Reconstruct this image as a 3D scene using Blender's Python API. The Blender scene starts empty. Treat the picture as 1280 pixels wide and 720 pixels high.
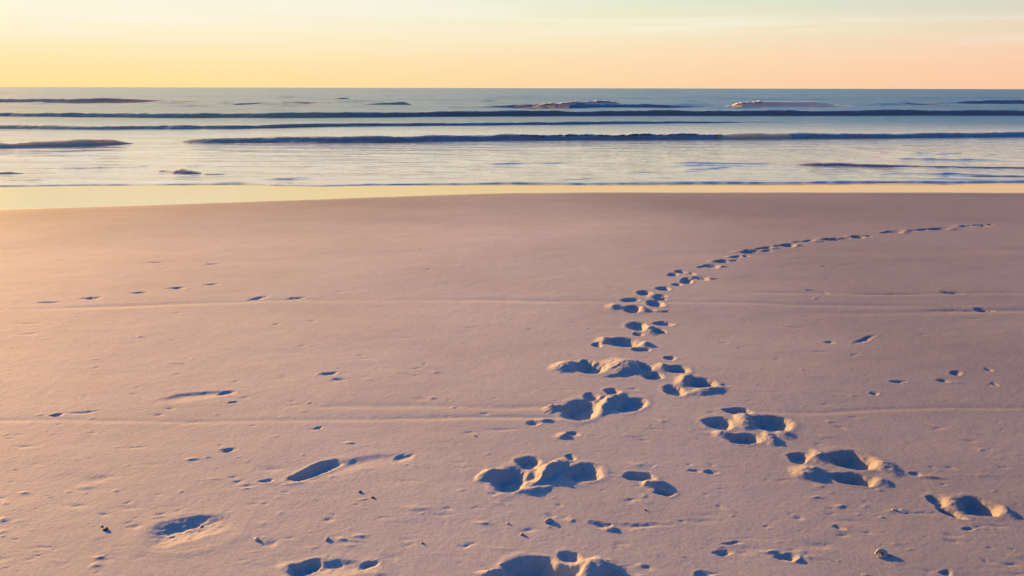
import bpy, math, random
import numpy as np
from mathutils import Vector

random.seed(5)
rng = np.random.default_rng(11)
sc = bpy.context.scene
COL = sc.collection

# ------------------------------------------------------------------ camera
F, PX0, PY0 = 1100.0, 640.0, 360.0          # lens, in pixels of a 1280 wide frame
CAM_H = 1.30
PITCH = math.atan((PY0 - 109.8) / F)
ROLL = math.radians(0.12)
SEA_Z = -0.07
EV = 1.3
GAIN = 2.0 ** EV


def ground(px, py, z=0.0):
    """the point of the level plane z that the photograph shows at px, py"""
    u, v = (px - PX0) / F, (PY0 - py) / F
    u, v = u * math.cos(ROLL) - v * math.sin(ROLL), u * math.sin(ROLL) + v * math.cos(ROLL)
    dy = math.cos(PITCH) + v * math.sin(PITCH)
    dz = -math.sin(PITCH) + v * math.cos(PITCH)
    s = (z - CAM_H) / dz
    return u * s, dy * s


cam = bpy.data.cameras.new('camera')
cam.sensor_width = 36.0
cam.lens = 36.0 * F / 1280.0
cam.clip_start, cam.clip_end = 0.05, 40000
co = bpy.data.objects.new('camera', cam)
COL.objects.link(co)
co.location = (0, 0, CAM_H)
co.rotation_mode = 'XYZ'
from mathutils import Matrix
co.rotation_euler = (Matrix.Rotation(math.pi / 2 - PITCH, 3, 'X') @ Matrix.Rotation(ROLL, 3, 'Z')).to_euler()
sc.camera = co

# ------------------------------------------------------------------ light
SUN_AZ, SUN_EL = math.radians(-45), math.radians(11.5)
sdir = Vector((math.sin(SUN_AZ) * math.cos(SUN_EL), math.cos(SUN_AZ) * math.cos(SUN_EL), math.sin(SUN_EL)))
sl = bpy.data.lights.new('sun', 'SUN')
sl.energy = 5.0
sl.angle = math.radians(1.0)
sl.color = (1.0, 0.55, 0.16)
so = bpy.data.objects.new('sun', sl)
COL.objects.link(so)
so.rotation_euler = sdir.to_track_quat('Z', 'Y').to_euler()

w = bpy.data.worlds.new('World')
sc.world = w
w.use_nodes = True
nt = w.node_tree
nt.nodes.clear()
N = nt.nodes.new
L = nt.links.new


def lin(c, g=GAIN):
    out = []
    for k in c:
        k = k / 255.0
        k = k / 12.92 if k <= 0.04045 else ((k + 0.055) / 1.055) ** 2.4
        out.append(k / g)
    return tuple(out) + (1.0,)


def ramp(tree, stops, interp='EASE'):
    r = tree.nodes.new('ShaderNodeValToRGB')
    r.color_ramp.interpolation = interp
    els = r.color_ramp.elements
    while len(els) < len(stops):
        els.new(0.5)
    for e, (p, c) in zip(els, stops):
        e.position = p
        e.color = c
    return r


def math_node(tree, op, a=None, b=None, clamp=False):
    m = tree.nodes.new('ShaderNodeMath')
    m.operation = op
    m.use_clamp = clamp
    for i, v in enumerate((a, b)):
        if v is None:
            continue
        if isinstance(v, (int, float)):
            m.inputs[i].default_value = v
        else:
            tree.links.new(v, m.inputs[i])
    return m.outputs[0]


def maprange(tree, v, a, b, c=0.0, d=1.0, smooth=True):
    m = tree.nodes.new('ShaderNodeMapRange')
    m.interpolation_type = 'SMOOTHSTEP' if smooth else 'LINEAR'
    tree.links.new(v, m.inputs[0])
    for i, k in enumerate((a, b, c, d)):
        m.inputs[1 + i].default_value = k
    return m.outputs[0]


def mix(tree, fac, a, b, mode='MIX'):
    m = tree.nodes.new('ShaderNodeMix')
    m.data_type = 'RGBA'
    m.blend_type = mode
    if isinstance(fac, (int, float)):
        m.inputs[0].default_value = fac
    else:
        tree.links.new(fac, m.inputs[0])
    for i, v in ((6, a), (7, b)):
        if isinstance(v, tuple):
            m.inputs[i].default_value = v
        else:
            tree.links.new(v, m.inputs[i])
    return m.outputs[2]


tc = N('ShaderNodeTexCoord')
sep = N('ShaderNodeSeparateXYZ')
L(tc.outputs['Generated'], sep.inputs[0])
X, Y, Z = sep.outputs
hz = math_node(nt, 'SQRT', math_node(nt, 'ADD', math_node(nt, 'MULTIPLY', X, X), math_node(nt, 'MULTIPLY', Y, Y)))
hz = math_node(nt, 'MAXIMUM', hz, 1e-4)
dot = math_node(nt, 'DIVIDE', math_node(nt, 'ADD', math_node(nt, 'MULTIPLY', X, math.sin(SUN_AZ)),
                                       math_node(nt, 'MULTIPLY', Y, math.cos(SUN_AZ))), hz)
el = math_node(nt, 'DIVIDE', Z, 0.30, clamp=True)      # 0 at the horizon, 1 at about 17 degrees
near = ramp(nt, [(0.0, lin((255, 225, 155))), (0.10, lin((255, 233, 178))), (0.20, lin((254, 243, 210))),
                 (0.32, lin((252, 247, 229))), (0.60, lin((255, 243, 212), GAIN / 1.5)), (1.0, lin((250, 234, 196), GAIN / 1.3))], 'LINEAR')
midr = ramp(nt, [(0.0, lin((253, 213, 168))), (0.10, lin((254, 221, 180))), (0.20, lin((247, 234, 200))),
                 (0.32, lin((225, 234, 208))), (0.60, lin((214, 224, 204))), (1.0, lin((120, 164, 176)))], 'LINEAR')
far = ramp(nt, [(0.0, lin((250, 196, 164))), (0.10, lin((250, 202, 172))), (0.20, lin((228, 209, 186))),
                (0.32, lin((194, 208, 203))), (0.44, lin((90, 156, 176))), (0.60, lin((30, 108, 146))), (1.0, lin((8, 76, 128)))], 'LINEAR')
for r in (near, midr, far):
    L(el, r.inputs[0])
c1 = mix(nt, maprange(nt, dot, 0.12, 0.60, smooth=False), far.outputs[0], midr.outputs[0])
c2 = mix(nt, maprange(nt, dot, 0.60, 0.93, smooth=False), c1, near.outputs[0])
anti = ramp(nt, [(0.0, lin((186, 150, 156))), (0.35, lin((210, 166, 162))), (0.7, lin((158, 146, 166))), (1.0, lin((60, 100, 155)))], 'LINEAR')
L(el, anti.inputs[0])
c2 = mix(nt, maprange(nt, dot, -0.1, -0.6), c2, anti.outputs[0])
# the glow round the sun, which stands outside the frame
vd = N('ShaderNodeVectorMath')
vd.operation = 'DOT_PRODUCT'
L(tc.outputs['Generated'], vd.inputs[0])
vd.inputs[1].default_value = sdir
glow = math_node(nt, 'POWER', maprange(nt, vd.outputs['Value'], 0.945, 1.0, smooth=False), 2.0)
c2 = mix(nt, glow, c2, mix(nt, 1.0, lin((255, 226, 150)), (2.6, 2.2, 1.8, 1.0), 'MULTIPLY'))
# thin streaks of high cloud
mp = N('ShaderNodeMapping')
mp.inputs['Scale'].default_value = (2.2, 2.2, 46)
mp.inputs['Rotation'].default_value = (0.0, 0.05, 0.0)
L(tc.outputs['Generated'], mp.inputs[0])
nz = N('ShaderNodeTexNoise')
nz.inputs['Scale'].default_value = 1.6
nz.inputs['Detail'].default_value = 5
nz.inputs['Roughness'].default_value = 0.55
L(mp.outputs[0], nz.inputs[0])
cl = maprange(nt, nz.outputs[0], 0.42, 0.75, 0.0, 0.40)
cl = math_node(nt, 'MULTIPLY', cl, maprange(nt, Z, 0.02, 0.07))
c3 = mix(nt, cl, c2, lin((255, 250, 236)))
sky = N('ShaderNodeTexSky')
sky.sky_type = 'NISHITA'
sky.sun_disc = False
sky.sun_elevation = SUN_EL
sky.sun_rotation = SUN_AZ
sky.air_density = 1.6
sky.dust_density = 0.4
sky.ozone_density = 3.0
up = mix(nt, 1.0, sky.outputs[0], (0.06, 0.74, 1.88, 1.0), 'MULTIPLY')
up = mix(nt, 1.0, up, (0.072, 0.072, 0.072, 1.0), 'MULTIPLY')
solar = maprange(nt, dot, 0.45, 0.95)             # the sunset side stays pale much higher up
zlow = math_node(nt, 'SUBTRACT', Z, math_node(nt, 'MULTIPLY', solar, 0.26))
hi = math_node(nt, 'MULTIPLY', maprange(nt, zlow, 0.17, 0.42), maprange(nt, glow, 0.0, 0.5, 1.0, 0.0))
c4 = mix(nt, hi, c3, up)
bg = N('ShaderNodeBackground')
bg.inputs[1].default_value = 1.0
L(c4, bg.inputs[0])
wo = N('ShaderNodeOutputWorld')
L(bg.outputs[0], wo.inputs[0])

vs = sc.view_settings
vs.view_transform, vs.look, vs.exposure, vs.gamma, vs.use_curve_mapping = 'Standard', 'None', EV, 1.0, False
sc.cycles.use_denoising = True
sc.cycles.denoising_prefilter = 'ACCURATE'
sc.cycles.denoiser = 'OPENIMAGEDENOISE'
sc.cycles.denoising_input_passes = 'RGB_ALBEDO_NORMAL'
sc.cycles.max_bounces = 5


# ------------------------------------------------------------------ noise
def vnoise(x, y, seed=0):
    """smooth lattice noise, -1..1"""
    xi, yi = np.floor(x).astype(np.int64), np.floor(y).astype(np.int64)
    fx, fy = x - xi, y - yi
    fx, fy = fx * fx * fx * (fx * (fx * 6 - 15) + 10), fy * fy * fy * (fy * (fy * 6 - 15) + 10)

    def h(a, b):
        n = (a * 374761393 + b * 668265263 + seed * 1442695041) & 0xFFFFFFFF
        n = ((n ^ (n >> 13)) * 1274126177) & 0xFFFFFFFF
        n = (n ^ (n >> 16)) & 0xFFFFFF
        return n / 8388607.5 - 1.0
    a, b, c, d = h(xi, yi), h(xi + 1, yi), h(xi, yi + 1), h(xi + 1, yi + 1)
    return (a * (1 - fx) + b * fx) * (1 - fy) + (c * (1 - fx) + d * fx) * fy


def fbm(x, y, seed=0, oct=3):
    s, a, t = 0.0, 1.0, 0.0
    for k in range(oct):
        s = s + a * vnoise(x * 2 ** k + 17.3 * k, y * 2 ** k - 9.1 * k, seed + k)
        t += a
        a *= 0.5
    return s / t


def sstep(a, b, v):
    t = np.clip((v - a) / (b - a), 0, 1)
    return t * t * (3 - 2 * t)


# ------------------------------------------------------------------ materials
def new_mat(name):
    m = bpy.data.materials.new(name)
    m.use_nodes = True
    t = m.node_tree
    return m, t, t.nodes['Principled BSDF']


def noise_tex(t, scale, detail=3, rough=0.5, vec=None):
    n = t.nodes.new('ShaderNodeTexNoise')
    n.inputs['Scale'].default_value = scale
    n.inputs['Detail'].default_value = detail
    n.inputs['Roughness'].default_value = rough
    if vec is not None:
        t.links.new(vec, n.inputs[0])
    return n.outputs[0]


def bump(t, h, strength, dist, normal=None):
    b = t.nodes.new('ShaderNodeBump')
    b.inputs['Strength'].default_value = strength
    b.inputs['Distance'].default_value = dist
    t.links.new(h, b.inputs['Height'])
    if normal is not None:
        t.links.new(normal, b.inputs['Normal'])
    return b.outputs[0]


def sand_material():
    m, t, p = new_mat('sand')
    geo = t.nodes.new('ShaderNodeNewGeometry')
    pos = geo.outputs['Position']
    wet = t.nodes.new('ShaderNodeAttribute')
    wet.attribute_name = 'wet'
    damp_shade = t.nodes.new('ShaderNodeAttribute')
    damp_shade.attribute_name = 'damp_shade'
    g = noise_tex(t, 420, 2, 0.6, pos)
    big = noise_tex(t, 1.1, 4, 0.55, pos)
    base = mix(t, maprange(t, g, 0.25, 0.75), (0.29, 0.255, 0.215, 1), (0.52, 0.465, 0.395, 1))
    base = mix(t, maprange(t, big, 0.35, 0.7), base, mix(t, 1.0, base, (0.90, 0.89, 0.89, 1), 'MULTIPLY'))
    base = mix(t, damp_shade.outputs['Fac'], base, mix(t, 1.0, base, (0.46, 0.455, 0.53, 1), 'MULTIPLY'))  # damp band by the water, plus dimness painted over one side
    base = mix(t, wet.outputs['Fac'], base, (0.30, 0.23, 0.15, 1))
    t.links.new(base, p.inputs['Base Color'])
    ro = t.nodes.new('ShaderNodeMix')
    t.links.new(wet.outputs['Fac'], ro.inputs[0])
    ro.inputs[2].default_value = 0.88
    ro.inputs[3].default_value = 0.05
    t.links.new(ro.outputs[0], p.inputs['Roughness'])
    ir = t.nodes.new('ShaderNodeMix')
    t.links.new(wet.outputs['Fac'], ir.inputs[0])
    ir.inputs[2].default_value = 1.7
    ir.inputs[3].default_value = 16.0
    t.links.new(ir.outputs[0], p.inputs['IOR'])
    t.links.new(mix(t, wet.outputs['Fac'], (1.0, 0.80, 0.56, 1), (1.0, 0.915, 0.73, 1)), p.inputs['Specular Tint'])
    st = t.nodes.new('ShaderNodeMix')
    t.links.new(wet.outputs['Fac'], st.inputs[0])
    st.inputs[2].default_value = 0.55
    st.inputs[3].default_value = 0.0
    b = t.nodes.new('ShaderNodeBump')
    b.inputs['Distance'].default_value = 0.0016
    t.links.new(st.outputs[0], b.inputs['Strength'])
    hh = math_node(t, 'ADD', noise_tex(t, 260, 3, 0.65, pos), math_node(t, 'MULTIPLY', noise_tex(t, 60, 2, 0.5, pos), 1.2))
    t.links.new(hh, b.inputs['Height'])
    t.links.new(b.outputs[0], p.inputs['Normal'])
    return m


def water_material(name, deep, shallow, y0, y1, rough, bump_d, scale, rough_far=None, foam=(1.2, 0.57, 0.70, 0.0), warm_light=False):
    m, t, p = new_mat(name)
    geo = t.nodes.new('ShaderNodeNewGeometry')
    pos = geo.outputs['Position']
    s = t.nodes.new('ShaderNodeSeparateXYZ')
    t.links.new(pos, s.inputs[0])
    mpg = t.nodes.new('ShaderNodeMapping')
    mpg.inputs['Scale'].default_value = (0.25, 1.0, 1.0)
    t.links.new(pos, mpg.inputs[0])
    k = maprange(t, s.outputs[1], y0, y1)
    n = noise_tex(t, 0.7, 5, 0.6, mpg.outputs[0])
    k = math_node(t, 'ADD', k, math_node(t, 'MULTIPLY', math_node(t, 'SUBTRACT', n, 0.5), 0.7), clamp=True)
    col = mix(t, k, shallow, deep)
    if warm_light:                                    # warm sunset light painted as brown into the water towards one end
        sx = math_node(t, 'ADD', s.outputs[0], math_node(t, 'MULTIPLY', n, 6.0))
        col = mix(t, maprange(t, sx, 1.0, -12.0), col, (0.52, 0.38, 0.17, 1))
    ca = t.nodes.new('ShaderNodeAttribute')
    ca.attribute_name = 'crest'
    mf = t.nodes.new('ShaderNodeMapping')
    mf.inputs['Scale'].default_value = (0.45, 2.4, 1.0)
    t.links.new(pos, mf.inputs[0])
    fn = noise_tex(t, foam[0], 6, 0.68, mf.outputs[0])
    fo_ = math_node(t, 'ADD', fn, math_node(t, 'MULTIPLY', ca.outputs['Fac'], foam[3]))
    fo_ = maprange(t, fo_, foam[1], foam[2])
    col = mix(t, fo_, col, (0.82, 0.80, 0.76, 1))
    t.links.new(col, p.inputs['Base Color'])
    if rough_far:
        t.links.new(maprange(t, s.outputs[1], y0, y1, rough, rough_far), p.inputs['Roughness'])
    else:
        p.inputs['Roughness'].default_value = rough
    p.inputs['IOR'].default_value = 1.55 if rough_far else 1.34
    b1 = bump(t, noise_tex(t, scale, 4, 0.6, mpg.outputs[0]), 1.0, bump_d)
    t.links.new(b1, p.inputs['Normal'])
    return m


M_SAND = sand_material()
M_SEA = water_material('sea_water', (0.016, 0.105, 0.135, 1), (0.46, 0.42, 0.34, 1), 20, 40, 0.07, 0.045, 1.6, 0.32)
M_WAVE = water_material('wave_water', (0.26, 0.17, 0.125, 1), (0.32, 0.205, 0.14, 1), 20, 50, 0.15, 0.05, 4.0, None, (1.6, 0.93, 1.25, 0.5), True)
M_BROWN = water_material('sandy_backlit_water', (0.66, 0.44, 0.16, 1), (0.58, 0.38, 0.15, 1), 20, 60, 0.16, 0.03, 5.0, None, (1.6, 0.95, 1.25, 0.5), True)  # sandy water, its base browned to paint in the sunlight coming through
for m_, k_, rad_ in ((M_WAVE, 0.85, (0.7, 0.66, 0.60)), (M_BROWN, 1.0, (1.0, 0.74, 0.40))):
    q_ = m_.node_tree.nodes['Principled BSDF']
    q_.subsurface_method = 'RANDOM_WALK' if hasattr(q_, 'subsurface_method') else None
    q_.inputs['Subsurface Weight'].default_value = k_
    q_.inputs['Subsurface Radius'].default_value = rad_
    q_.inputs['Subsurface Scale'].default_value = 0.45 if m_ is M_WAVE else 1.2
M_FOAM, t_, p_ = new_mat('sea_foam')
p_.inputs['Base Color'].default_value = (0.72, 0.70, 0.66, 1)
p_.inputs['Roughness'].default_value = 0.7
t_.links.new(bump(t_, noise_tex(t_, 9, 4, 0.7), 1.0, 0.05), p_.inputs['Normal'])


def stone_material(name, c):
    m, t, p = new_mat(name)
    tcn = t.nodes.new('ShaderNodeTexCoord')
    n = noise_tex(t, 120, 4, 0.6, tcn.outputs['Object'])
    t.links.new(mix(t, n, tuple(k * 0.6 for k in c) + (1,), tuple(k * 1.3 for k in c) + (1,)), p.inputs['Base Color'])
    p.inputs['Roughness'].default_value = 0.7
    t.links.new(bump(t, n, 0.7, 0.002), p.inputs['Normal'])
    return m


M_CLOD = stone_material('clumped_sand', (0.40, 0.34, 0.30))
M_SHELL = stone_material('bleached_shell', (0.42, 0.36, 0.29))
M_DARK = stone_material('dark_debris', (0.07, 0.055, 0.05))


# ------------------------------------------------------------------ object helpers
def link(name, me, parent=None, **props):
    o = bpy.data.objects.new(name, me)
    COL.objects.link(o)
    if parent:
        o.parent = parent
    for k, v in props.items():
        if v:
            o[k] = v
    return o


def mesh_from(name, V, Q, mat, normals=None, attrs=None, smooth=True):
    me = bpy.data.meshes.new(name)
    V = np.ascontiguousarray(V, dtype=np.float32)
    Q = np.ascontiguousarray(Q, dtype=np.int32)
    k = Q.shape[1]
    me.vertices.add(len(V))
    me.vertices.foreach_set('co', V.ravel())
    me.loops.add(Q.size)
    me.loops.foreach_set('vertex_index', Q.ravel())
    me.polygons.add(len(Q))
    me.polygons.foreach_set('loop_start', np.arange(0, Q.size, k, dtype=np.int32))
    me.update(calc_edges=True)
    me.validate()
    me.polygons.foreach_set('use_smooth', np.full(len(Q), smooth, dtype=bool))
    for an, av in (attrs or {}).items():
        a = me.attributes.new(an, 'FLOAT', 'POINT')
        a.data.foreach_set('value', np.ascontiguousarray(av, dtype=np.float32))
    me.materials.append(mat)
    if normals is not None:
        me.normals_split_custom_set_from_vertices(normals.tolist())
    return me


# ------------------------------------------------------------------ the marks in the sand
# H = hollow pressed in, M = sand pushed up; px, py, half width, half height (of the 1280 wide photograph), cm, tilt
TRAIL = 'footprints of the winding trail'
FARTRAIL = 'far footprints of the trail towards the water'
LONE = 'lone footprints beside the trail'
DENTS = 'small dents in the sand'
PRINTS = []


def P(kind, label, prims, group, cat='footprint'):
    PRINTS.append((kind, label, prims, group, cat))


P('footprint', 'deep churned footprint cut off by the bottom edge, with the largest orange-lit mound', [
    ('H', 668, 713, 38, 18, 4.5, 0), ('H', 706, 714, 22, 11, 3.0, 0), ('H', 713, 693, 14, 7, 2.2, 0),
    ('M', 745, 712, 36, 15, 3.4, 0), ('M', 622, 716, 26, 6, 1.5, 0), ('H', 768, 724, 20, 8, 2.0, 0)], TRAIL)
P('footprint', 'deep double footprint with a slanting lit ridge, next above the one on the bottom edge', [
    ('H', 638, 601, 25, 15, 4.2, 15), ('H', 661, 580, 16, 8, 2.8, 0), ('H', 667, 598, 10, 6, 2.0, 0),
    ('M', 687, 590, 26, 8, 2.6, 30), ('H', 731, 592, 26, 11, 2.6, 10), ('M', 611, 595, 19, 7, 1.7, 20),
    ('H', 712, 573, 6, 4, 1.5, 0), ('M', 668, 613, 26, 5, 1.0, 10)], TRAIL)
P('footprint', 'footprint with toe dents and a lit diagonal ridge, above the deep double footprint', [
    ('H', 725, 514, 24, 12, 3.6, 12), ('H', 739, 498, 10, 5, 2.0, 0), ('H', 766, 492, 10, 4, 1.5, 0), ('H', 757, 499, 7, 3, 1.2, 0),
    ('M', 764, 505, 24, 7, 2.4, 28), ('H', 789, 508, 21, 8, 2.2, 12), ('M', 692, 513, 15, 5, 1.3, 10)], TRAIL)
P('footprint', 'wide footprint with a pale lit lip on its sunset side, beside a broad hump', [
    ('H', 737, 462, 21, 7.5, 3.5, 0), ('H', 734, 455, 10, 3.5, 1.8, 0), ('M', 704, 460, 18, 6, 2.0, 8)], TRAIL)
P('footprint', 'broad hump with one small shaded hollow, where the two arms of the trail meet', [
    ('M', 780, 460, 28, 10, 3.0, 0), ('H', 806, 461, 10, 6, 2.2, 0), ('H', 780, 471, 26, 3, 0.6, 6)], TRAIL)
P('footprint', 'narrow footprint holding a tiny white shell', [
    ('H', 779, 429, 21, 6, 2.6, 0), ('M', 755, 427, 13, 4, 1.3, 0), ('H', 746, 432, 6, 3, 1.1, 0),
    ('M', 806, 431, 8, 4, 1.2, 0), ('H', 801, 438, 11, 2.6, 1.1, 0)], TRAIL)
P('footprint', 'footprint with a lit knob at its middle, just beyond the print holding the shell', [
    ('H', 796, 408, 13, 5.5, 2.6, 0), ('H', 829, 405, 14, 3, 1.3, 0), ('M', 812, 413, 10, 6, 2.2, 0),
    ('H', 824, 414, 9, 3.5, 1.4, 0), ('H', 798, 418, 7, 3, 1.0, 0)], TRAIL)
P('footprint', 'pair of blue shaded hollows touching the end of the broad sand hump', [
    ('H', 846, 463, 16, 5.5, 2.6, 0), ('M', 827, 461, 11, 6, 1.8, 0), ('H', 818, 472, 13, 5, 2.4, 0), ('H', 838, 449, 9, 2.5, 1.0, 0)], TRAIL)
P('footprint', 'footprint of two separate hollows trailing a thin pale streak, beside the meeting point', [
    ('H', 876, 480, 19, 7, 3.0, 0), ('H', 843, 490, 13, 7, 2.8, 0), ('M', 854, 477, 14, 6, 2.2, 25), ('M', 882, 490, 27, 4, 1.2, 8)], TRAIL)
P('footprint', 'four-hollowed churned footprint with crossing lit ridges on the arm that leads to the bottom corner', [
    ('H', 897, 531, 18, 7.5, 3.0, 0), ('H', 922, 516, 18, 4.5, 1.8, 0), ('M', 930, 528, 14, 9, 3.0, 25), ('H', 965, 531, 25, 9.5, 3.6, 0),
    ('H', 929, 550, 21, 6, 2.4, 0), ('M', 962, 549, 11, 8, 1.5, 20), ('M', 982, 545, 14, 5, 0.8, 0), ('M', 903, 545, 14, 4, 1.4, 0)], TRAIL)
P('footprint', 'round bowl-shaped footprint with a second slit hollow below its rim', [
    ('H', 1000, 574, 13, 6.5, 2.4, 0), ('M', 1024, 573, 11, 9, 2.8, 10), ('H', 1062, 576, 30, 12, 4.6, 0), ('M', 1106, 585, 16, 11, 1.1, -15),
    ('M', 1012, 592, 24, 9, 1.8, 0), ('H', 1067, 600, 28, 7, 2.6, -5), ('M', 1105, 604, 11, 7, 0.8, 0)], TRAIL)
P('footprint', 'single round footprint with a crescent hollow hugging it, nearest the bottom right corner', [
    ('H', 1172, 628, 11, 9, 2.2, 0), ('H', 1188, 641, 14, 5, 2.0, -15), ('M', 1191, 630, 10, 10, 2.8, -20), ('H', 1222, 633, 25, 12.5, 4.6, 0),
    ('M', 1258, 642, 12, 9, 0.9, -20)], TRAIL)
# the chain that curves off towards the water
CH = [
    ('footprint with a warm lit lip, at the near end of the dark chain', [('H', 791, 387, 12, 5, 2.2, 8), ('M', 767, 384, 11, 4, 1.3, 5), ('M', 805, 388, 7, 3.5, 1.3, 0)]),
    ('thin crease-like footprint lying just beyond the chain\'s nearest print', [('H', 788, 375.5, 13, 2.3, 1.4, 4)]),
    ('rounded footprint on the seaward side of the chain, with a bright ridge beside it', [('H', 806, 367, 10, 3, 2.0, 0), ('M', 816, 371, 8, 2.5, 1.0, 10)]),
    ('blunt dark footprint on the landward side at the chain\'s near end', [('H', 819, 380, 11, 4.5, 2.2, 0), ('M', 826, 389, 10, 2, 0.7, 5)]),
    ('two thin stacked scrapes above the blunt dark footprint', [('H', 826, 370, 8, 1.8, 1.0, 0), ('H', 826, 374.5, 8, 1.8, 1.0, 0)]),
    ('small oval footprint in the chain, just past the two stacked scrapes', [('H', 829, 361.5, 9, 2.8, 2.0, 0)]),
    ('crescent-shaped footprint standing off on the seaward side of the chain', [('H', 841, 343.5, 7, 2.3, 1.4, 8), ('H', 852, 340, 8, 1.9, 1.4, 0), ('H', 864, 342, 6, 1.9, 1.1, -10)]),
    ('long footprint with a pointed tail, directly below the crescent-shaped one', [('H', 858, 351, 9, 3.5, 2.0, 15), ('H', 846, 356, 8, 1.8, 1.1, 5)]),
    ('soft-edged footprint beside the long one with the pointed tail', [('H', 877, 348, 10, 2.8, 1.7, -5)]),
    ('dark flat footprint where the chain begins to bend away', [('H', 890, 333, 10, 2.4, 1.9, 0)]),
    ('wide dark footprint close behind the one at the bend', [('H', 903, 327, 11, 2.4, 1.9, 3)]),
    ('short narrow footprint between the wide one and the long bluish one', [('H', 921, 321, 8, 1.9, 1.6, 10)]),
    ('long bluish footprint midway along the bend', [('H', 939, 314.5, 14, 2.2, 1.8, 5)]),
    ('small footprint at the tip of the long bluish one', [('H', 959, 310, 8, 1.6, 1.5, 5)]),
    ('plump violet-shaded footprint with gaps on both sides of it', [('H', 986, 306.5, 10, 2.2, 2.0, 5)]),
    ('faint thin footprint following the plump violet one', [('H', 1010, 301.5, 10, 1.5, 1.3, 8)]),
    ('stretched dark footprint seventh from the far end of the chain', [('H', 1040, 299, 13, 2.0, 1.9, 2)]),
    ('compact dark footprint sixth from the far end of the chain', [('H', 1073, 296, 10, 2.1, 1.9, 4)]),
    ('dark isolated footprint fifth from the far end of the chain', [('H', 1119, 290, 10, 1.9, 1.9, 0)]),
    ('very faint dash-like footprint fourth from the far end of the chain', [('H', 1143, 288, 9, 1.1, 1.2, 2)]),
    ('long faint footprint third from the far end of the chain', [('H', 1173, 286, 15, 1.3, 1.4, 2)]),
    ('second last footprint at the far end of the chain', [('H', 1208, 282.3, 10, 1.5, 1.6, 0)]),
    ('last and most distant footprint at the far end of the chain', [('H', 1230, 281.7, 7, 1.5, 1.7, 0)]),
]
crng = random.Random(8)
for i, (lb, pr) in enumerate(CH):
    if i >= 8:
        _, px_, py_, rx_, ry_, cm_, tl_ = pr[0]
        g_ = crng.choice((-1, 1))
        pr = [('H', px_, py_, rx_ * crng.uniform(0.9, 1.25), ry_ * crng.uniform(0.8, 1.1), cm_ * crng.uniform(0.55, 1.0), tl_),
              ('H', px_ + g_ * rx_ * 1.25, py_ - g_ * 0.9, rx_ * crng.uniform(0.5, 0.9), 0.9, 0.9, 4),
              ('M', px_ - g_ * rx_ * 1.1, py_ + 0.4, rx_ * 0.8, 1.3, 0.7, 3)]
    P('footprint', lb, pr, FARTRAIL)
# prints away from the trail
P('footprint', 'lone crescent footprint with a dark blue curved far wall, in smooth orange sand', [
    ('S', 240, 664, 54, 21, 1.8, 6)], LONE)
P('footprint', 'long lone footprint with a deep heel and shallow sole, near the double footprint', [
    ('H', 395, 588, 30, 7.5, 2.6, 20), ('S', 452, 583, 70, 12, 0.6, 9), ('S', 506, 574, 13, 6, 0.7, 0)], LONE)
P('footprint', 'lone footprint with two blue ends and a shallow middle, cut by the bottom edge', [
    ('H', 382, 707, 22, 8, 2.6, 12), ('S', 418, 713, 54, 15, 1.0, 3), ('S', 461, 706, 14, 7, 1.0, 0)], LONE)
P('footprint', 'faint long footprint with a dark toe dent beyond the sand groove', [
    ('S', 250, 497, 48, 7, 0.8, 4), ('S', 283, 493, 12, 4, 0.9, 5), ('S', 291, 505, 8, 2, 0.6, 0)], LONE)
P('footprint', 'pair of small dark dents halfway between the groove and the distant row', [
    ('H', 408, 469, 12, 2.0, 0.9, 5), ('H', 424, 476, 12, 1.7, 0.7, -5)], LONE)
P('scuff', 'small scuff with a hollow and a lit mound between the double and the round footprints', [
    ('H', 801, 597, 19, 5.5, 1.8, 0), ('M', 820, 606, 17, 5, 2.0, 0), ('H', 829, 615, 13, 4.5, 1.5, 0)], LONE, 'scuff')
ROW = 'distant footprints in the row along the orange sand'
for lb, q in (('first and nearest-to-the-frame-edge footprint of the faint distant row', (61, 378, 18, 1.5, 0.8)),
              ('second footprint of the faint distant row, with a small scrape under it', (113, 373, 15, 1.7, 0.9)),
              ('third footprint of the faint distant row', (173, 366, 14, 1.3, 0.8)),
              ('fourth footprint of the faint distant row, darkest of them', (221, 360, 14, 1.6, 0.9)),
              ('fifth footprint of the faint distant row', (264, 355.5, 13, 1.2, 0.7))):
    P('footprint', lb, [('H',) + q + (2,)], ROW)
P('footprint', 'slanted dent near the distant row, first of two', [('H', 323, 373, 11, 2.2, 0.8, 12)], ROW)
P('footprint', 'slanted dent near the distant row, second of two', [('H', 369, 373, 12, 1.8, 0.8, 6)], ROW)
P('footprint', 'long faint dent farthest off beyond the row in the orange sand', [('H', 194, 327.5, 16, 1.0, 0.6, 0)], ROW)
P('footprint', 'short faint dent beyond the row, closer to the trail', [('H', 266, 329.5, 12, 1.1, 0.7, 2)], ROW)
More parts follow.
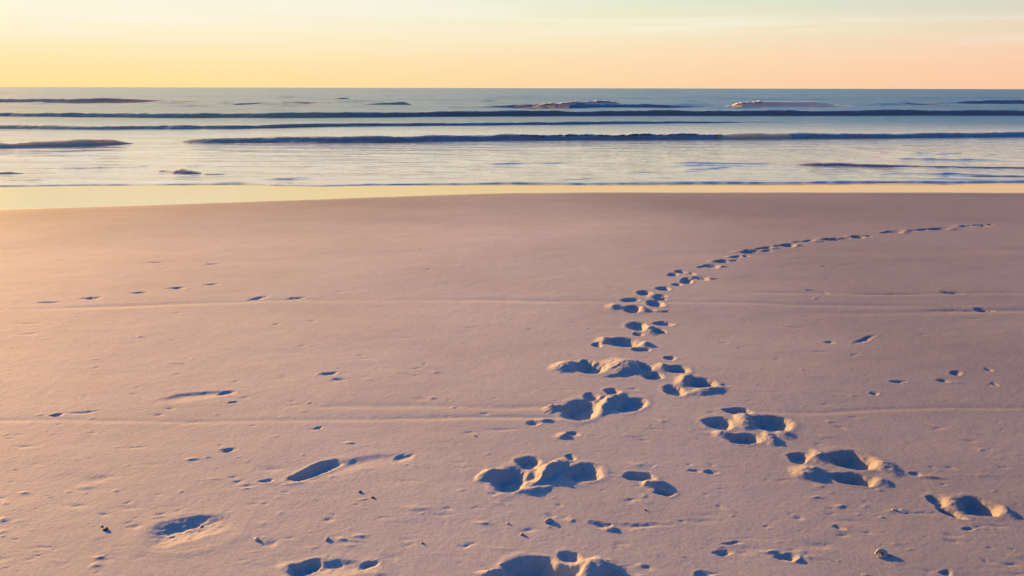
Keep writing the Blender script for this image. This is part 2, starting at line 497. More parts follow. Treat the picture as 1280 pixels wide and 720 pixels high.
SM = [
    ('kinked scrape at the near edge of the distant ridge', [('H', 1016, 362.5, 8, 1.6, 1.1, -5), ('H', 1028, 364.5, 7, 2.2, 1.2, -10)]),
    ('dark dent ending the long ridge beyond the trail', [('H', 1190, 365, 12, 2.0, 1.6, -4), ('H', 1115, 367, 60, 1.2, 0.5, 0)]),
    ('darkest dent at the end of the second long ridge', [('H', 1229, 386, 11, 2.6, 1.9, 0), ('H', 1195, 387.5, 45, 1.8, 0.5, 0)]),
    ('thin slanting scratch on the purple sand', [('H', 1082, 423.5, 24, 2.0, 1.0, 14), ('H', 1036, 427, 8, 2.0, 1.0, 0)]),
    ('dark short dash in the purple sand below the scratch', [('H', 1122, 477.5, 11, 2.0, 1.4, 0)]),
    ('greenish short dent next to the slanted dent', [('H', 1178, 475.5, 8, 2.4, 1.3, 0)]),
    ('slanted dent above the greenish one', [('H', 1196, 466, 10, 2.4, 1.3, 10)]),
    ('small round dent farthest out among the purple-sand dents', [('H', 1234, 461, 6, 2.6, 1.3, 0)]),
    ('tiny dot-like dent under the small round one', [('H', 1244, 481, 5, 2.4, 1.2, 0)]),
    ('small round pit under the dark short dash', [('H', 1094, 493, 6, 2.6, 1.3, 0)]),
    ('small dent with a pale tail above the round footprint', [('H', 1144, 594.5, 9, 3, 1.3, -8), ('M', 1164, 598.5, 18, 2.6, 0.7, -3)]),
    ('little flat dent under the crescent hollow of the round footprint', [('H', 1208, 661, 9, 2.6, 1.2, 0)]),
    ('small pit halfway between the round footprints and the bottom edge', [('H', 1047, 659.5, 8, 2.6, 1.1, -8)]),
    ('dark oval dent near the bottom edge, with a paler crease above', [('H', 904, 689, 13, 3.6, 1.6, 0), ('H', 915, 680, 14, 2.4, 0.6, 0)]),
    ('lumpy dent with crumbled sand around it near the bottom edge', [('H', 984, 697, 16, 5, 1.8, 0), ('M', 962, 690, 10, 3, 0.8, 0), ('M', 1000, 702, 8, 3, 0.9, 0)]),
    ('dark dent lying on the bottom edge under the oval one', [('H', 881, 716, 14, 4, 1.6, 0)]),
    ('small dent at the bottom edge below the shell', [('H', 1180, 714, 9, 4, 1.4, 0)]),
    ('small double dent between the churned footprint and the double one', [('H', 890, 591, 9, 2.8, 1.1, 0), ('H', 868, 590, 9, 2.0, 0.7, 0)]),
    ('thin dent with a pale crumb just past the deep double footprint', [('H', 752, 655.5, 13, 3, 1.2, -10), ('M', 762, 661, 10, 3, 0.9, 0), ('H', 800, 657, 40, 4, 0.5, 3)]),
    ('shallow pit in the orange sand behind the crescent footprint', [('H', 287, 562.5, 12, 3, 1.1, 0)]),
    ('dash-like dent at the start of the sand groove', [('H', 71, 519, 9, 2.2, 1.1, 3), ('H', 105, 515, 26, 1.8, 0.5, 5)]),
    ('dark speck-sized dent just under the sand groove', [('H', 397, 537, 6, 2.2, 1.2, 15)]),
    ('slim dent beside the heel of the long lone footprint', [('H', 332, 601, 10, 2.4, 1.1, 2)]),
    ('tiny print with a lit lip above the deep double footprint', [('H', 715, 544, 9, 3, 1.3, 0), ('M', 703, 546.5, 10, 4, 1.2, 0)]),
    ('small scrape with a lit lip beside the toe-dented footprint', [('H', 667, 531, 10, 3, 1.2, 0), ('M', 680, 527, 12, 3, 1.0, 0)]),
]
for lb, pr in SM:
    P('sand_dent', lb, pr, DENTS, 'dent')

# ------------------------------------------------------------------ the sheet of sand
py_rows = np.linspace(226, 760, 900)
ROWS = np.array([ground(640, p)[1] for p in py_rows])[::-1]
ROWS = np.concatenate([np.linspace(-12, ROWS[0], 30)[:-1], ROWS, [14, 16, 20, 26, 34, 45]])
tin = np.linspace(-0.72, 0.72, 1250)
ext = 0.72 + 0.004 * np.cumsum(1.16 ** np.arange(56))
TT = np.concatenate([-ext[::-1], tin, ext])
ny, nx = len(ROWS), len(TT)
WR = np.sqrt(np.maximum(ROWS, 0) ** 2 + 0.9 ** 2)
GX = WR[:, None] * TT[None, :]
GY = np.repeat(ROWS[:, None], nx, 1)


def poly_y(pts, z):
    a = np.array([ground(px, py, z) for px, py in pts])
    xs, ys = a[:, 0], a[:, 1]
    s0 = (ys[1] - ys[0]) / (xs[1] - xs[0])

    def f(x):
        y = np.interp(x, xs, ys)
        y = np.where(x < xs[0], ys[0] + s0 * np.clip(x - xs[0], -14, 0), y)
        return y
    return f


wet_line = poly_y([(-60, 264.5), (0, 262), (150, 257.5), (300, 252.5), (450, 247), (560, 243), (640, 241), (740, 240.3), (1280, 240.6), (1400, 241)], -0.003)
water_line = poly_y([(-60, 233.6), (0, 233), (100, 231.5), (200, 231), (300, 229.5), (340, 231.5), (400, 232.5), (470, 231), (640, 229), (730, 230), (800, 229),
                     (1000, 228), (1100, 227), (1200, 227.5), (1280, 226.5), (1400, 226)], SEA_Z)

YW = wet_line(GX) + 0.05 * fbm(GX * 0.9, GX * 0 + 3.3, 4, 3)
YE = water_line(GX)
# broad shape of the beach
GZ = np.zeros_like(GX)
run = np.clip((GY - YW) / np.maximum(YE - YW, 0.4), -0.3, None)
GZ += np.where(GY > YW - 0.3, 0, 0)
GZ += (SEA_Z - 0.004) * np.clip((run + 0.1) / 1.1, 0, 1) - 0.05 * np.maximum(GY - YE, 0) - 0.008 * sstep(0.96, 1.10, run)
dry = 1 - sstep(-0.6, 0.0, GY - YW)
GZ += dry * (0.010 * fbm(GX * 0.35, GY * 0.55, 21, 2) + 0.0022 * fbm(GX * 1.1, GY * 2.2, 31, 3))
GZ += dry * (0.0007 * fbm(GX * 7, GY * 9, 41, 2) + 0.00036 * fbm(GX * 26, GY * 26, 51, 2))


def groove(pts, width, depth, seed):
    a = np.array([ground(*p) for p in pts])
    o = np.argsort(a[:, 0])
    yc = np.interp(GX, a[o, 0], a[o, 1]) + 0.03 * fbm(GX * 1.6, GX * 0 + seed, seed, 5)
    q = (GY - yc) / width
    fade = 0.55 + 0.45 * vnoise(GX * 1.3, GX * 0 + seed * 3.1, seed)
    end = sstep(a[:, 0].min() - 0.4, a[:, 0].min(), GX) * (1 - sstep(a[:, 0].max(), a[:, 0].max() + 0.4, GX))
    return -depth * np.exp(-q * q) * fade * end + 0.25 * depth * np.exp(-(q + 1.8) ** 2 / 2.5) * fade * end


GZ += groove([(-300, 528), (0, 525), (200, 526), (420, 526), (560, 523), (660, 523)], 0.022, 0.0045, 3)
GZ += groove([(1040, 516), (1180, 509), (1280, 508), (1500, 507)], 0.022, 0.0045, 5)
GZ += groove([(450, 509), (640, 512), (760, 506)], 0.03, 0.003, 6)
GZ += groove([(-300, 390), (0, 387), (120, 384), (330, 376), (600, 375), (770, 378)], 0.045, 0.004, 7)
GZ += groove([(830, 378), (960, 379), (1100, 381)], 0.045, 0.0045, 8)
GZ += groove([(980, 366), (1100, 367), (1240, 366)], 0.045, 0.004, 9)
GZ += groove([(1060, 391), (1160, 389), (1300, 387)], 0.045, 0.0045, 10)
GZ += groove([(860, 319), (980, 316), (1280, 312)], 0.14, 0.004, 12)

# warped coordinates give the marks uneven edges
WX = GX + 0.014 * fbm(GX * 13, GY * 13, 61, 3) + 0.004 * fbm(GX * 55, GY * 55, 62, 2)
WY = GY + 0.018 * fbm(GX * 12, GY * 12, 71, 3) + 0.006 * fbm(GX * 45, GY * 45, 72, 2)
FOWN = np.full((ny, nx), -1, dtype=np.int32)     # which mark a vertex belongs to
FR = np.full((ny, nx), 9.0)
FPART = np.zeros((ny, nx), dtype=np.int32)       # 0 = rim, k = k-th hollow of the mark
FPR = np.full((ny, nx), 9.0)
DIG = np.zeros_like(GX)


def window(cx, cy, r, rx=None):
    i0, i1 = np.searchsorted(ROWS, (cy - r, cy + r))
    ys = max(cy, 0)
    wr = math.sqrt(max(cy - r, 0) ** 2 + 0.81), math.sqrt(max(cy + r, 0) ** 2 + 0.81)
    xs = [(cx - (rx or r)) / k for k in wr] + [(cx + (rx or r)) / k for k in wr]
    j0, j1 = np.searchsorted(TT, (min(xs), max(xs)))
    return slice(max(i0 - 1, 0), i1 + 1), slice(max(j0 - 1, 0), j1 + 1)


def px_size(px, py):
    x0, y0 = ground(px, py)
    return x0, y0, ground(px + 1, py)[0] - x0, abs(ground(px, py - 0.5)[1] - ground(px, py + 0.5)[1])


rx_max = lambda q: max(p[3] for p in q)
for k, (nm, lb, prims, grp, cat) in enumerate(PRINTS):
    nh = 0
    soft = cat == 'dent' or grp == ROW or (grp == LONE and nm == 'footprint' and rx_max(prims) < 20)
    for (ty, px, py, rx, ry, cm, tilt) in prims:
        cx, cy, sx, sy = px_size(px, py)
        a = math.radians(tilt)
        R = 1.7 * max(rx * sx, ry * sy) + 0.03
        W = window(cx, cy, R)
        far_k = 1.0 if cy < 5 else 0.75
        # the ellipse is tilted as seen, so measure it in the foreshortened frame
        u, v = (WX[W] - cx) / sx, (WY[W] - cy) / sy
        u, v = u * math.cos(a) + v * math.sin(a), -u * math.sin(a) + v * math.cos(a)
        r = np.sqrt((u / rx) ** 2 + (v / ry) ** 2)
        d = min(cm * 0.01, (0.42 if ty == 'H' else 0.38) * rx * sx)
        if ty == 'S':
            d = cm * 0.01
        if cat == 'dent':
            d *= 0.7
        if ty in 'HS':
            nh += 1
            tiltf = 1.0
            if ty == 'S':                       # floor rises gently away from the sun
                tiltf = np.clip(0.42 - 0.8 * (0.5 * u / rx - 0.9 * v / ry), 0.0, 1.15)
            DIG[W] += -d * tiltf * (1 - (sstep(0.0, 1.15, r) if soft else sstep(0.42, 1.08, r))) + 0.05 * d * np.exp(-((r - 1.2) / 0.2) ** 2)
            near = r < np.minimum(FPR[W], 1.0)
            FPR[W] = np.where(near, r, FPR[W])
            own = 1.28
        else:
            DIG[W] += 1.0 * d * (1 - sstep(0.05, 1.25, r))
            own = 1.12
        mine = (r < own) & (r < FR[W])
        FOWN[W] = np.where(mine, k, FOWN[W])
        FR[W] = np.where(mine, r, FR[W])
        if ty in 'HS':
            FPART[W] = np.where(near, nh, FPART[W])
# crumbs and pits in churned sand, none on a smooth floor
churn = sstep(0.003, 0.012, np.abs(DIG))
GZ += DIG + churn * (0.0028 * fbm(GX * 38, GY * 38, 81, 3) + 0.003 * np.maximum(vnoise(GX * 60, GY * 60, 91) - 0.35, 0) * 2)

# scattered crumbs and pits all over the dry sand
for _ in range(900):
    py = 300 + 430 * random.random() ** 0.6
    px = random.uniform(-150, 1430)
    cx, cy = ground(px, py)
    r = random.choice((0.004, 0.005, 0.006, 0.008, 0.012)) * (0.8 + 0.10 * cy)
    h = r * random.choice((0.26, 0.16, -0.18, -0.24, 0.10, -0.12))
    W = window(cx, cy, 2.6 * r)
    q = ((WX[W] - cx) / (r * random.uniform(1, 1.9))) ** 2 + ((WY[W] - cy) / r) ** 2
    GZ[W] += h * np.exp(-q * 1.4) * dry[W]
for _ in range(150):
    py = 310 + 410 * random.random() ** 0.7
    px = random.uniform(-150, 1430)
    cx, cy = ground(px, py)
    rx, ry = random.uniform(0.02, 0.06) * (0.7 + 0.1 * cy), random.uniform(0.01, 0.022) * (0.7 + 0.1 * cy)
    h = random.choice((-1, -1, -1, 1)) * ry * random.uniform(0.05, 0.15)
    W = window(cx, cy, 2.6 * max(rx, ry))
    q = ((WX[W] - cx) / rx) ** 2 + ((WY[W] - cy) / ry) ** 2
    GZ[W] += h * np.exp(-q * 1.4) * dry[W]

WET = sstep(-0.03, 0.05, GY - YW)
DAMP_SHADE = sstep(-3.4, -0.1, GY - YW) * (0.8 + 0.2 * fbm(GX * 0.6, GY * 2, 15, 3))
DAMP_SHADE = np.clip(DAMP_SHADE + 0.80 * sstep(-0.3, 2.6, GX + 0.12 * (5 - GY) + 0.3 * fbm(GX * 0.8, GY * 1.6, 16, 3)), 0, 1)  # dimmer light towards the right, painted as darker, cooler sand

# normals of the whole sheet, so that the pieces cut from it join without a seam
Pn = np.stack([GX, GY, GZ], -1)
du = np.empty_like(Pn)
du[:, 1:-1] = Pn[:, 2:] - Pn[:, :-2]
du[:, 0], du[:, -1] = Pn[:, 1] - Pn[:, 0], Pn[:, -1] - Pn[:, -2]
dv = np.empty_like(Pn)
dv[1:-1] = Pn[2:] - Pn[:-2]
dv[0], dv[-1] = Pn[1] - Pn[0], Pn[-1] - Pn[-2]
NN = np.cross(du, dv)
NN /= np.linalg.norm(NN, axis=-1, keepdims=True)

idx = np.arange(ny * nx).reshape(ny, nx)
QUADS = np.stack([idx[:-1, :-1], idx[:-1, 1:], idx[1:, 1:], idx[1:, :-1]], -1).reshape(-1, 4)
fo = FOWN[:-1, :-1].ravel()
fp = FPART[:-1, :-1].ravel()
wet_face = (WET[:-1, :-1].ravel() > 0.5)
V3, N3 = Pn.reshape(-1, 3), NN.reshape(-1, 3)
AW, AD = WET.ravel(), DAMP_SHADE.ravel()


def cut(name, sel, origin=None, parent=None, **props):
    q = QUADS[sel]
    ids, inv = np.unique(q, return_inverse=True)
    v = V3[ids]
    if origin is not None:
        v = v - np.array(origin)
    me = mesh_from(name, v, inv.reshape(-1, 4), M_SAND, N3[ids], {'wet': AW[ids], 'damp_shade': AD[ids]})
    return link(name, me, parent, **props)


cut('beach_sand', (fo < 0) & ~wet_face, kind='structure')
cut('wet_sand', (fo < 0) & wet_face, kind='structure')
for k, (nm, lb, prims, grp, cat) in enumerate(PRINTS):
    sel = fo == k
    if not sel.any():
        continue
    _, px, py = prims[0][:3]
    x, y = ground(px, py)
    nh = sum(1 for p in prims if p[0] in 'HS')
    if len(prims) > 1 and sel.sum() > 700:
        root = link(nm, None, None, label=lb, category=cat, group=grp)
        root.location = (x, y, 0)
        for h in range(1, nh + 1):                    # a hollow is one piece: its stray scraps go to the rim
            m2 = (sel & (fp == h)).reshape(ny - 1, nx - 1)
            if not m2.any():
                continue
            pts2 = set(zip(*[q.tolist() for q in np.nonzero(m2)]))
            best = []
            while pts2:
                st = [pts2.pop()]
                comp = [st[0]]
                while st:
                    a0, b0 = st.pop()
                    for nb in ((a0 + 1, b0), (a0 - 1, b0), (a0, b0 + 1), (a0, b0 - 1)):
                        if nb in pts2:
                            pts2.remove(nb)
                            st.append(nb)
                            comp.append(nb)
                if len(comp) > len(best):
                    best, comp = comp, best
                for a0, b0 in comp:
                    fp[a0 * (nx - 1) + b0] = 0
        for h in range(nh + 1):
            s2 = sel & (fp == h)
            if s2.sum() > 12:
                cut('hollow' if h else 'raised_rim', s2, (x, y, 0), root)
            elif s2.any():
                fp[s2] = 0
    else:
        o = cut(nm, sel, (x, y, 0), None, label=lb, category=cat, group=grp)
        o.location = (x, y, 0)


def sand_z(x, y):
    i = int(np.clip(np.searchsorted(ROWS, y), 0, ny - 1))
    j = int(np.clip(np.searchsorted(TT, x / WR[i]), 0, nx - 1))
    return float(GZ[i, j])


# ------------------------------------------------------------------ crumbs and shells lying on the sand
def lump(name, px, py, r, mat, squash=0.6, seed=0, **props):
    import bmesh
    bm = bmesh.new()
    bmesh.ops.create_icosphere(bm, subdivisions=3, radius=1.0)
    rr = random.Random(seed)
    off = rr.uniform(0, 99)
    sx, sy = rr.uniform(0.9, 1.5), rr.uniform(0.7, 1.0)
    for v in bm.verts:
        c = v.co
        n = float(fbm(np.array([c.x * 1.6 + off]), np.array([c.y * 1.6 + c.z * 1.3]), seed, 3)[0])
        k = r * (1 + 0.55 * n)
        v.co = (c.x * k * sx, c.y * k * sy, c.z * k * squash)
    me = bpy.data.meshes.new(name)
    bm.to_mesh(me)
    bm.free()
    for p in me.polygons:
        p.use_smooth = True
    me.materials.append(mat)
    o = link(name, me, None, **props)
    x, y = ground(px, py)
    o.location = (x, y, sand_z(x, y) + r * squash * 0.35)
    o.rotation_euler = (0, 0, rr.uniform(0, 6))
    return o


CRUMBS = 'crumbs of sand and debris on the beach'
for i, (nm, cat, px, py, r, mt, lb) in enumerate([
    ('sand_clod', 'clod', 686, 651, 0.018, M_CLOD, 'flat clump of sand with a pointed shadow below the deep double footprint'),
    ('sand_clod', 'clod', 652, 667, 0.009, M_CLOD, 'small crumb of sand between the flat clump and the bottom footprint'),
    ('sand_clod', 'clod', 635, 654, 0.007, M_CLOD, 'tiny dark crumb just beside the flat clump of sand'),
    ('pebble', 'pebble', 409, 673, 0.009, M_CLOD, 'rounded crumb above the footprint with two blue ends'),
    ('pebble', 'pebble', 321, 674, 0.011, M_CLOD, 'rounded crumb standing past the tip of the crescent footprint'),
    ('pebble', 'pebble', 450, 615, 0.008, M_DARK, 'dark pebble under the long lone footprint, the bigger of two'),
    ('pebble', 'pebble', 466, 622, 0.007, M_DARK, 'dark pebble under the long lone footprint, the smaller of two'),
    ('pebble', 'pebble', 528, 678, 0.006, M_DARK, 'lone black pebble in bare sand near the bottom footprints'),
    ('debris', 'debris', 132, 661, 0.010, M_DARK, 'ragged dark bit of weed lying before the crescent footprint'),
    ('debris', 'debris', 127, 657, 0.007, M_CLOD, 'pale crumb caught on the ragged dark weed'),
    ('pebble', 'pebble', 594, 547, 0.006, M_DARK, 'dark grain-sized pebble under the end of the sand groove'),
    ('pebble', 'pebble', 807, 638, 0.006, M_DARK, 'dark grain-sized pebble below the scuff with the lit mound'),
    ('shell', 'shell', 776, 432, 0.012, M_SHELL, 'tiny white shell inside the narrow footprint'),
    ('shell', 'shell', 1118, 638, 0.010, M_SHELL, 'pale shell chip lying between the two round footprints'),
]):
    lump(nm, px, py, r * 0.72, mt, 0.6, 30 + i, label=lb, category=cat, group=CRUMBS)


def broken_shell(px, py):
    x, y = ground(px, py)
    nu, nv = 48, 10
    V, Q = [], []
    for i in range(nu):
        a = i / nu * 2 * math.pi
        R = 0.015 * (1 + 0.18 * math.sin(a * 2 + 0.7) + 0.08 * math.sin(a * 5))
        rr = 0.0052 * (0.75 + 0.35 * math.sin(a * 1.0 + 1.0) + 0.12 * math.sin(a * 7))
        for j in range(nv):
            b = j / nv * 2 * math.pi
            V.append(((R + rr * math.cos(b)) * math.cos(a), (R * 0.9 + rr * math.cos(b)) * math.sin(a), rr * 1.3 * math.sin(b)))
            Q.append((i * nv + j, ((i + 1) % nu) * nv + j, ((i + 1) % nu) * nv + (j + 1) % nv, i * nv + (j + 1) % nv))
    o = link('shell', mesh_from('shell', V, Q, M_SHELL), None, label='broken ring-shaped pale shell with a dark hole, half sunk near the bottom edge', category='shell', group=CRUMBS)
    o.location = (x, y, sand_z(x, y) + 0.004)
    o.rotation_euler = (0.35, 0.1, 0.3)


broken_shell(1101, 694)

# ------------------------------------------------------------------ the sea
sx_ = np.concatenate([-(0.8 + 0.01 * np.cumsum(1.16 ** np.arange(50)))[::-1], np.linspace(-0.8, 0.8, 620), 0.8 + 0.01 * np.cumsum(1.16 ** np.arange(50))])
yr = np.array([ground(640, p, SEA_Z)[1] for p in np.linspace(229, 112.0, 460)])
yr = np.concatenate([[yr[0], yr[0] + .06, yr[0] + .18, yr[0] + 0.36], yr[yr > yr[0] + 0.42], np.geomspace(yr[-1] * 1.15, 5000, 22)])
rel = yr - yr[0]
SXg = sx_[None, :] * np.maximum(yr, 8)[:, None]
edge = water_line(SXg) + 0.03 * fbm(SXg * 1.6, SXg * 0, 7, 4)
blend = np.exp(-rel / 6.0)[:, None]
SYg = yr[:, None] + (edge - yr[0]) * blend
amp = 0.0018 + 0.010 * sstep(15, 40, SYg) + 0.03 * sstep(35, 110, SYg)
fade = 1 - sstep(250, 500, SYg)
SZg = SEA_Z + fade * amp * (fbm(SXg * 0.5, SYg * 1.5, 13, 3) + 0.8 * fbm(SXg * 0.16, SYg * 0.5, 17, 3) * sstep(25, 60, SYg))
lip = np.array([-0.022, 0.0012, 0.003, 0.0045])
SZg[:4] = SEA_Z + lip[:, None] * (0.45 + 0.55 * np.abs(fbm(SXg[:4] * 3, SXg[:4] * 0, 5, 3)) * 2) + np.array([0, 0, 0, 0])[:, None]
SZg[4:] += 0.0045 * np.exp(-np.maximum(rel[4:] - 0.36, 0) / 1.2)[:, None]
for wx, wy, y0, y1, y2, y3, am in ((9, 3, 36, 60, 100, 160, 0.09), (30, 9, 80, 120, 260, 400, 0.32), (110, 30, 220, 350, 1500, 3000, 0.80)):
    SZg += am * sstep(y0, y1, SYg) * (1 - sstep(y2, y3, SYg)) * (fbm(SXg / wx, SYg / wy, 19 + wx, 3) - 0.2)
# thin overlapping swash sheets: small steps that run along the shore
def swash(pts, h, back):
    a = np.array([ground(px, py, SEA_Z) for px, py in pts])
    o = np.argsort(a[:, 0])
    yc = np.interp(SXg, a[o, 0], a[o, 1]) + 0.16 * fbm(SXg * 1.3, SXg * 0 + h * 999, 9, 5)
    q = SYg - yc
    end = sstep(a[:, 0].min() - 0.1, a[:, 0].min() + 0.4, SXg) * (1 - sstep(a[:, 0].max() - 0.4, a[:, 0].max() + 0.1, SXg))
    brk = np.clip(0.55 + 1.5 * fbm(SXg * 1.1, SYg * 0.4, 77, 4), 0.0, 1.3)
    return brk * end * h * sstep(-0.02, 0.06, q) * np.exp(-np.maximum(q, 0) / back)


for pts, h, back in (
    ([(60, 212), (120, 210), (195, 209)], 0.022, 2.0), ([(470, 205), (540, 203.5), (600, 204)], 0.014, 2.0),
    ([(540, 208), (590, 213), (640, 222), (655, 224)], 0.02, 1.0), ([(600, 206), (660, 204.5), (740, 204), (900, 206), (985, 205)], 0.02, 2.0),
    ([(340, 214), (420, 208), (480, 206)], 0.012, 1.0), ([(820, 210), (880, 208), (960, 209)], 0.014, 1.0),
    ([(1150, 220), (1200, 219), (1300, 220)], 0.02, 1.0), ([(1120, 199), (1200, 200), (1320, 200)], 0.03, 2.0),
    ([(740, 213), (790, 214)], 0.015, 0.8), ([(320, 224), (380, 226), (420, 227)], 0.014, 0.7)):
    SZg += swash(pts, h, back)
srng = random.Random(4)
for k in range(48):
    px_, py_, ln_ = srng.uniform(-60, 1340), srng.uniform(186, 228), srng.uniform(18, 90)
    sl_ = srng.uniform(-3, 3)
    SZg += swash([(px_ - ln_, py_ + sl_), (px_, py_ + srng.uniform(-1, 1)), (px_ + ln_, py_ - sl_)], srng.uniform(0.004, 0.013), srng.uniform(0.4, 1.2))
for k in range(70):                              # short choppy crests farther out
    px_, py_ = srng.uniform(-60, 1340), 112.5 + 22 * srng.random() ** 1.3
    x_, y_ = ground(px_, py_, SEA_Z)
    ln_, sy_ = y_ * srng.uniform(0.008, 0.035), max(0.5, y_ * 0.016)
    j0, j1 = np.searchsorted(yr, (y_ - 4 * sy_, y_ + 4 * sy_))
    a_, b_ = SXg[j0:j1] - x_, SYg[j0:j1] - y_
    b_ = b_ + 0.5 * sy_ * fbm(a_ / ln_ * 2, a_ * 0 + k, 60 + k, 3)
    SZg[j0:j1] += min(y_ * srng.uniform(0.0012, 0.0032), 0.6) * np.exp(-(a_ / ln_) ** 2 - (b_ / sy_) ** 2)
sny, snx = SXg.shape
si = np.arange(sny * snx).reshape(sny, snx)
SQ = np.stack([si[:-1, :-1], si[:-1, 1:], si[1:, 1:], si[1:, :-1]], -1).reshape(-1, 4)
link('sea_water', mesh_from('sea_water', np.stack([SXg, SYg, SZg], -1).reshape(-1, 3), SQ, M_SEA), None, kind='structure')


# ------------------------------------------------------------------ waves
def wave(name, pts, mat, label, cat='wave', group='waves rolling in', steep=2.6, back=8.0, rough=0.12, taper=(0.12, 0.12), parts=(), n=420, seed=1):
    """pts: px, py of the foot of the face, thickness in pixels"""
    a, A = [], []
    for px, py, th in pts:
        x, y = ground(px, py, SEA_Z)
        a.append((x, y))
        A.append(0.9 * th * math.hypot(y, CAM_H) / F)
    a, A = np.array(a), np.array(A)
    x = np.linspace(a[0, 0], a[-1, 0], n)
    s = (x - x[0]) / (x[-1] - x[0])
    ks = (a[:, 0] - a[0, 0]) / (a[-1, 0] - a[0, 0])
    amp = np.interp(s, ks, A)
    yc = np.interp(s, ks, a[:, 1])
    k = max(n // 24, 3)
    ker = np.hanning(k + 2)[1:-1]
    ker /= ker.sum()
    pad = lambda q: np.convolve(np.pad(q, (k, k), mode='edge'), ker, mode='same')[k:-k]
    amp, yc = pad(amp), pad(yc)
    H0 = float(A.max())
    span = x[-1] - x[0]
    yc = yc + H0 * 0.9 * fbm(x / (H0 * 6), x * 0, seed, 3)
    amp = amp * (1 + rough * 2.0 * fbm(x / (H0 * 6), x * 0 + 5, seed + 3, 3))
    tp = sstep(0, taper[0], s) * sstep(0, taper[1], 1 - s) if taper[0] and taper[1] else (sstep(0, taper[0], s) if taper[0] else (sstep(0, taper[1], 1 - s) if taper[1] else 1.0))
    amp = amp * tp
    prof = [(-0.25, -0.35), (0.0, 0.0), (0.12, 0.14), (0.26, 0.34), (0.40, 0.56), (0.54, 0.75), (0.68, 0.89), (0.84, 0.97), (1.0, 1.0),
            (1.25, 0.985), (1.7, 0.92), (2.4, 0.79), (3.4, 0.60), (4.6, 0.40), (6.0, 0.20), (8.0, -0.02), (9.0, -0.2)]
    V = []
    for d, z in prof:
        dd = np.where(d <= 1.0, d * steep, steep + (d - 1.0) / 8.0 * back)
        jit = 0.06 * H0 * fbm(x / (H0 * 0.9), x * 0 + d * 3, seed + 9, 3) * (0 < z)
        V.append(np.stack([x, yc + dd * (amp + 0.15 * H0), SEA_Z - 0.01 + z * amp + jit * tp + (0 if z >= 0 else -0.05 * H0)], -1))
    crest = np.repeat(np.clip(np.array([z if d < 5 else z * 0.5 for d, z in prof]), 0, 1), n)
    V = np.array(V)
    m_, n_ = V.shape[:2]
    ii = np.arange(m_ * n_).reshape(m_, n_)
    ii = np.concatenate([ii, ii[:1]], 0)              # closed underneath
    Q = np.stack([ii[:-1, :-1], ii[:-1, 1:], ii[1:, 1:], ii[1:, :-1]], -1)
    cx, cy = float(x.mean()), float(yc.mean())
    off = np.array([cx, cy, SEA_Z])
    flat = V.reshape(-1, 3) - off
    o = link(name, None if parts else mesh_from(name, flat, Q.reshape(-1, 4), mat, None, {'crest': crest}), None, label=label, category=cat, group=group)
    o.location = (cx, cy, SEA_Z)
    if parts:
        colx = ((x[:-1] + x[1:]) / 2)
        used = np.zeros(n_ - 1, bool)
        for pn, p0, p1, pm, plab in parts:
            g0, g1 = np.interp([p0, p1], [p[0] for p in pts], a[:, 0])
            c = (colx > g0) & (colx < g1)
            used |= c
            rows = slice(0, m_) if pn != 'foam_crest' else slice(6, 11)
            q = Q[rows][:, c].reshape(-1, 4)
            ids, inv = np.unique(q, return_inverse=True)
            vv = flat[ids]
            if pn == 'foam_crest':
                xx = vv[:, 0]
                vv = vv + np.array([0, -0.16, 0.12]) * H0 * (0.7 + 1.2 * fbm(xx / (H0 * 0.9), vv[:, 2] * 9, seed + 20, 3))[:, None]
            if plab:
                link(pn, mesh_from(pn, vv, inv.reshape(-1, 4), pm, None, {'crest': crest[ids]}), o, label=plab)
            else:
                link(pn, mesh_from(pn, vv, inv.reshape(-1, 4), pm, None, {'crest': crest[ids]}), o)
            if pn != 'foam_crest':
                Qm = np.ones((m_, n_ - 1), bool)
                Qm[rows] &= ~c[None, :]
                keep = Qm if 'keep' not in locals() else keep & Qm
        body = Q.reshape(-1, 4) if 'keep' not in locals() else Q[keep]
        ids, inv = np.unique(body, return_inverse=True)
        link('wave_body', mesh_from('wave_body', flat[ids], inv.reshape(-1, 4), mat, None, {'crest': crest[ids]}), o)
    return o


NW = 'near breaking waves'
FW = 'far swells and breakers'
wave('wave', [(-160, 186, 8), (0, 185, 8), (100, 183, 8), (160, 180, 7), (185, 178, 2)], M_BROWN, 'brown wave whose crumbling end leaves a gap before the long dark wave', group=NW, taper=(0.05, 0.16), rough=0.2, seed=3)
wave('wave', [(215, 177, 3), (255, 179, 7), (330, 178.5, 7), (480, 178, 8), (640, 175.5, 8), (800, 175, 7), (960, 174, 7), (1100, 173, 6), (1280, 171, 6), (1460, 170, 5)], M_WAVE,
     'longest dark wave with a sunlit brown stretch in its face, nearest full-width swell', group=NW, taper=(0.03, 0.02), n=900, seed=5,
     parts=[('backlit_face', 896, 992, M_BROWN, 'sunlit brown stretch of the wave face'), ('foam_crest', 640, 905, M_FOAM, None)])  # backlit stretch gets its glow partly from the browner water colour
wave('wave', [(-160, 161, 5), (0, 161, 5), (120, 162, 5), (300, 161, 5), (420, 158, 4.5), (640, 156.5, 4), (820, 154.5, 3.5), (960, 153, 2), (1080, 152, 1)], M_WAVE,
     'thin dark swell just behind the longest dark wave, fading out towards the pink sky side', group=NW, taper=(0.03, 0.25), n=700, seed=7, rough=0.08)
wave('wave', [(-160, 145, 5), (0, 145, 5), (200, 147, 5.5), (400, 147, 7), (640, 145, 7), (800, 144, 6.5), (960, 144, 6.5), (1150, 144, 7), (1280, 144, 7), (1450, 144, 6)], M_WAVE,
     'blue full-width swell with a pale sloping back, third from the beach', group=NW, taper=(0.02, 0.02), n=800, seed=9, rough=0.1, steep=1.6)
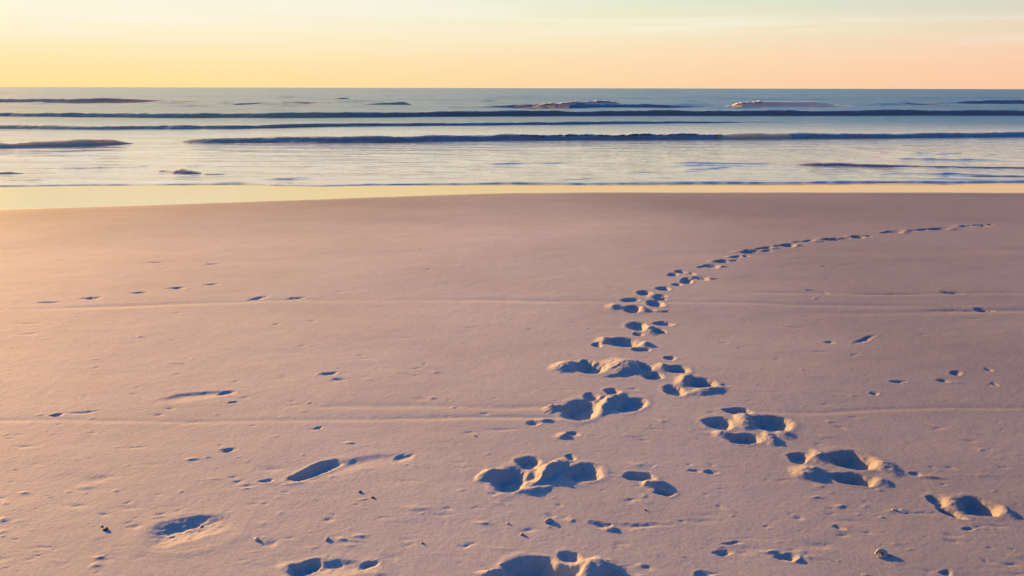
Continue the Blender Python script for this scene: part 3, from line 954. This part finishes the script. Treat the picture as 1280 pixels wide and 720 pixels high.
wave('wave', [(-160, 129, 5), (0, 128.5, 5.5), (110, 128.5, 6), (200, 127.5, 5), (285, 126, 2)], M_BROWN, 'long brown breaker close to the yellow horizon', group=FW, taper=(0.05, 0.3), seed=11, rough=0.12)
wave('wave', [(282, 131.5, 3), (340, 131, 4), (425, 127.5, 2)], M_WAVE, 'short low swell beside the long brown breaker', group=FW, taper=(0.15, 0.4), seed=13)
wave('wave', [(440, 131.5, 2), (500, 131, 4), (518, 131, 3)], M_WAVE, 'small blue hump of water between the brown swells and the foaming breaker', group=FW, taper=(0.5, 0.2), seed=15)
wave('wave', [(408, 125, 2), (425, 124.5, 3), (442, 124.5, 2)], M_WAVE, 'tiny dark peak of chop farthest out on the pale water', group=FW, taper=(0.4, 0.4), seed=16)
wave('wave', [(560, 134, 2), (640, 134, 4), (700, 135, 6), (800, 134, 5), (910, 134, 3)], M_WAVE, 'low blue swell under the foaming breaker', group=FW, taper=(0.3, 0.3), seed=17)
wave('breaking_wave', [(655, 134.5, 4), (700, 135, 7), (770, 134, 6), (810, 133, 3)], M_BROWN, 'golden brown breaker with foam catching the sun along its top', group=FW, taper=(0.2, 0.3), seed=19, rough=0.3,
     parts=[('foam_crest', 672, 782, M_FOAM, None)])
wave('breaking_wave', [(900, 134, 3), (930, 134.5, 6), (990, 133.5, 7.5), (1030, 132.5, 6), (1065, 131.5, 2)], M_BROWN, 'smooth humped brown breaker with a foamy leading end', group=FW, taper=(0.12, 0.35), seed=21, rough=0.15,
     parts=[('foam_crest', 905, 955, M_FOAM, None)])
wave('wave', [(1150, 128.5, 2), (1220, 128.5, 4), (1330, 128.5, 4), (1400, 128.5, 2)], M_WAVE, 'dark distant swell at the pink end of the horizon', group=FW, taper=(0.4, 0.2), seed=23)
wave('wave', [(1040, 131, 2), (1110, 131, 2.5), (1200, 131.5, 2)], M_WAVE, 'thin pale-backed swell between the humped breaker and the dark distant one', group=FW, taper=(0.4, 0.4), seed=24)
SW = 'ripples spilling over the shallows'
wave('ripple', [(-140, 219, 4), (0, 218, 4), (40, 217.5, 3.5), (72, 215, 1.5)], M_BROWN, 'dark brown ripple meeting the frame edge in the yellow shallows', 'ripple', SW, taper=(0.05, 0.35), seed=25, rough=0.3)
wave('ripple', [(190, 213.5, 2), (215, 217, 4), (262, 219, 4), (312, 217.5, 2)], M_WAVE, 'ragged dark ripple alone in the yellow shallows', 'ripple', SW, taper=(0.15, 0.3), seed=27, rough=0.5)
wave('ripple', [(975, 205.5, 2), (1010, 207, 4), (1080, 208.5, 4.5), (1160, 210, 3), (1290, 211, 2), (1380, 211, 1.5)], M_WAVE, 'smooth blue ripple with a long thinning tail', 'ripple', SW, taper=(0.12, 0.2), seed=29, rough=0.1)
wave('ripple', [(1165, 220.5, 1.5), (1220, 221, 2), (1300, 221.5, 2), (1380, 221, 2)], M_WAVE, 'thin blue ripple closest to the wet sand', 'ripple', SW, taper=(0.3, 0.1), seed=31, rough=0.1)
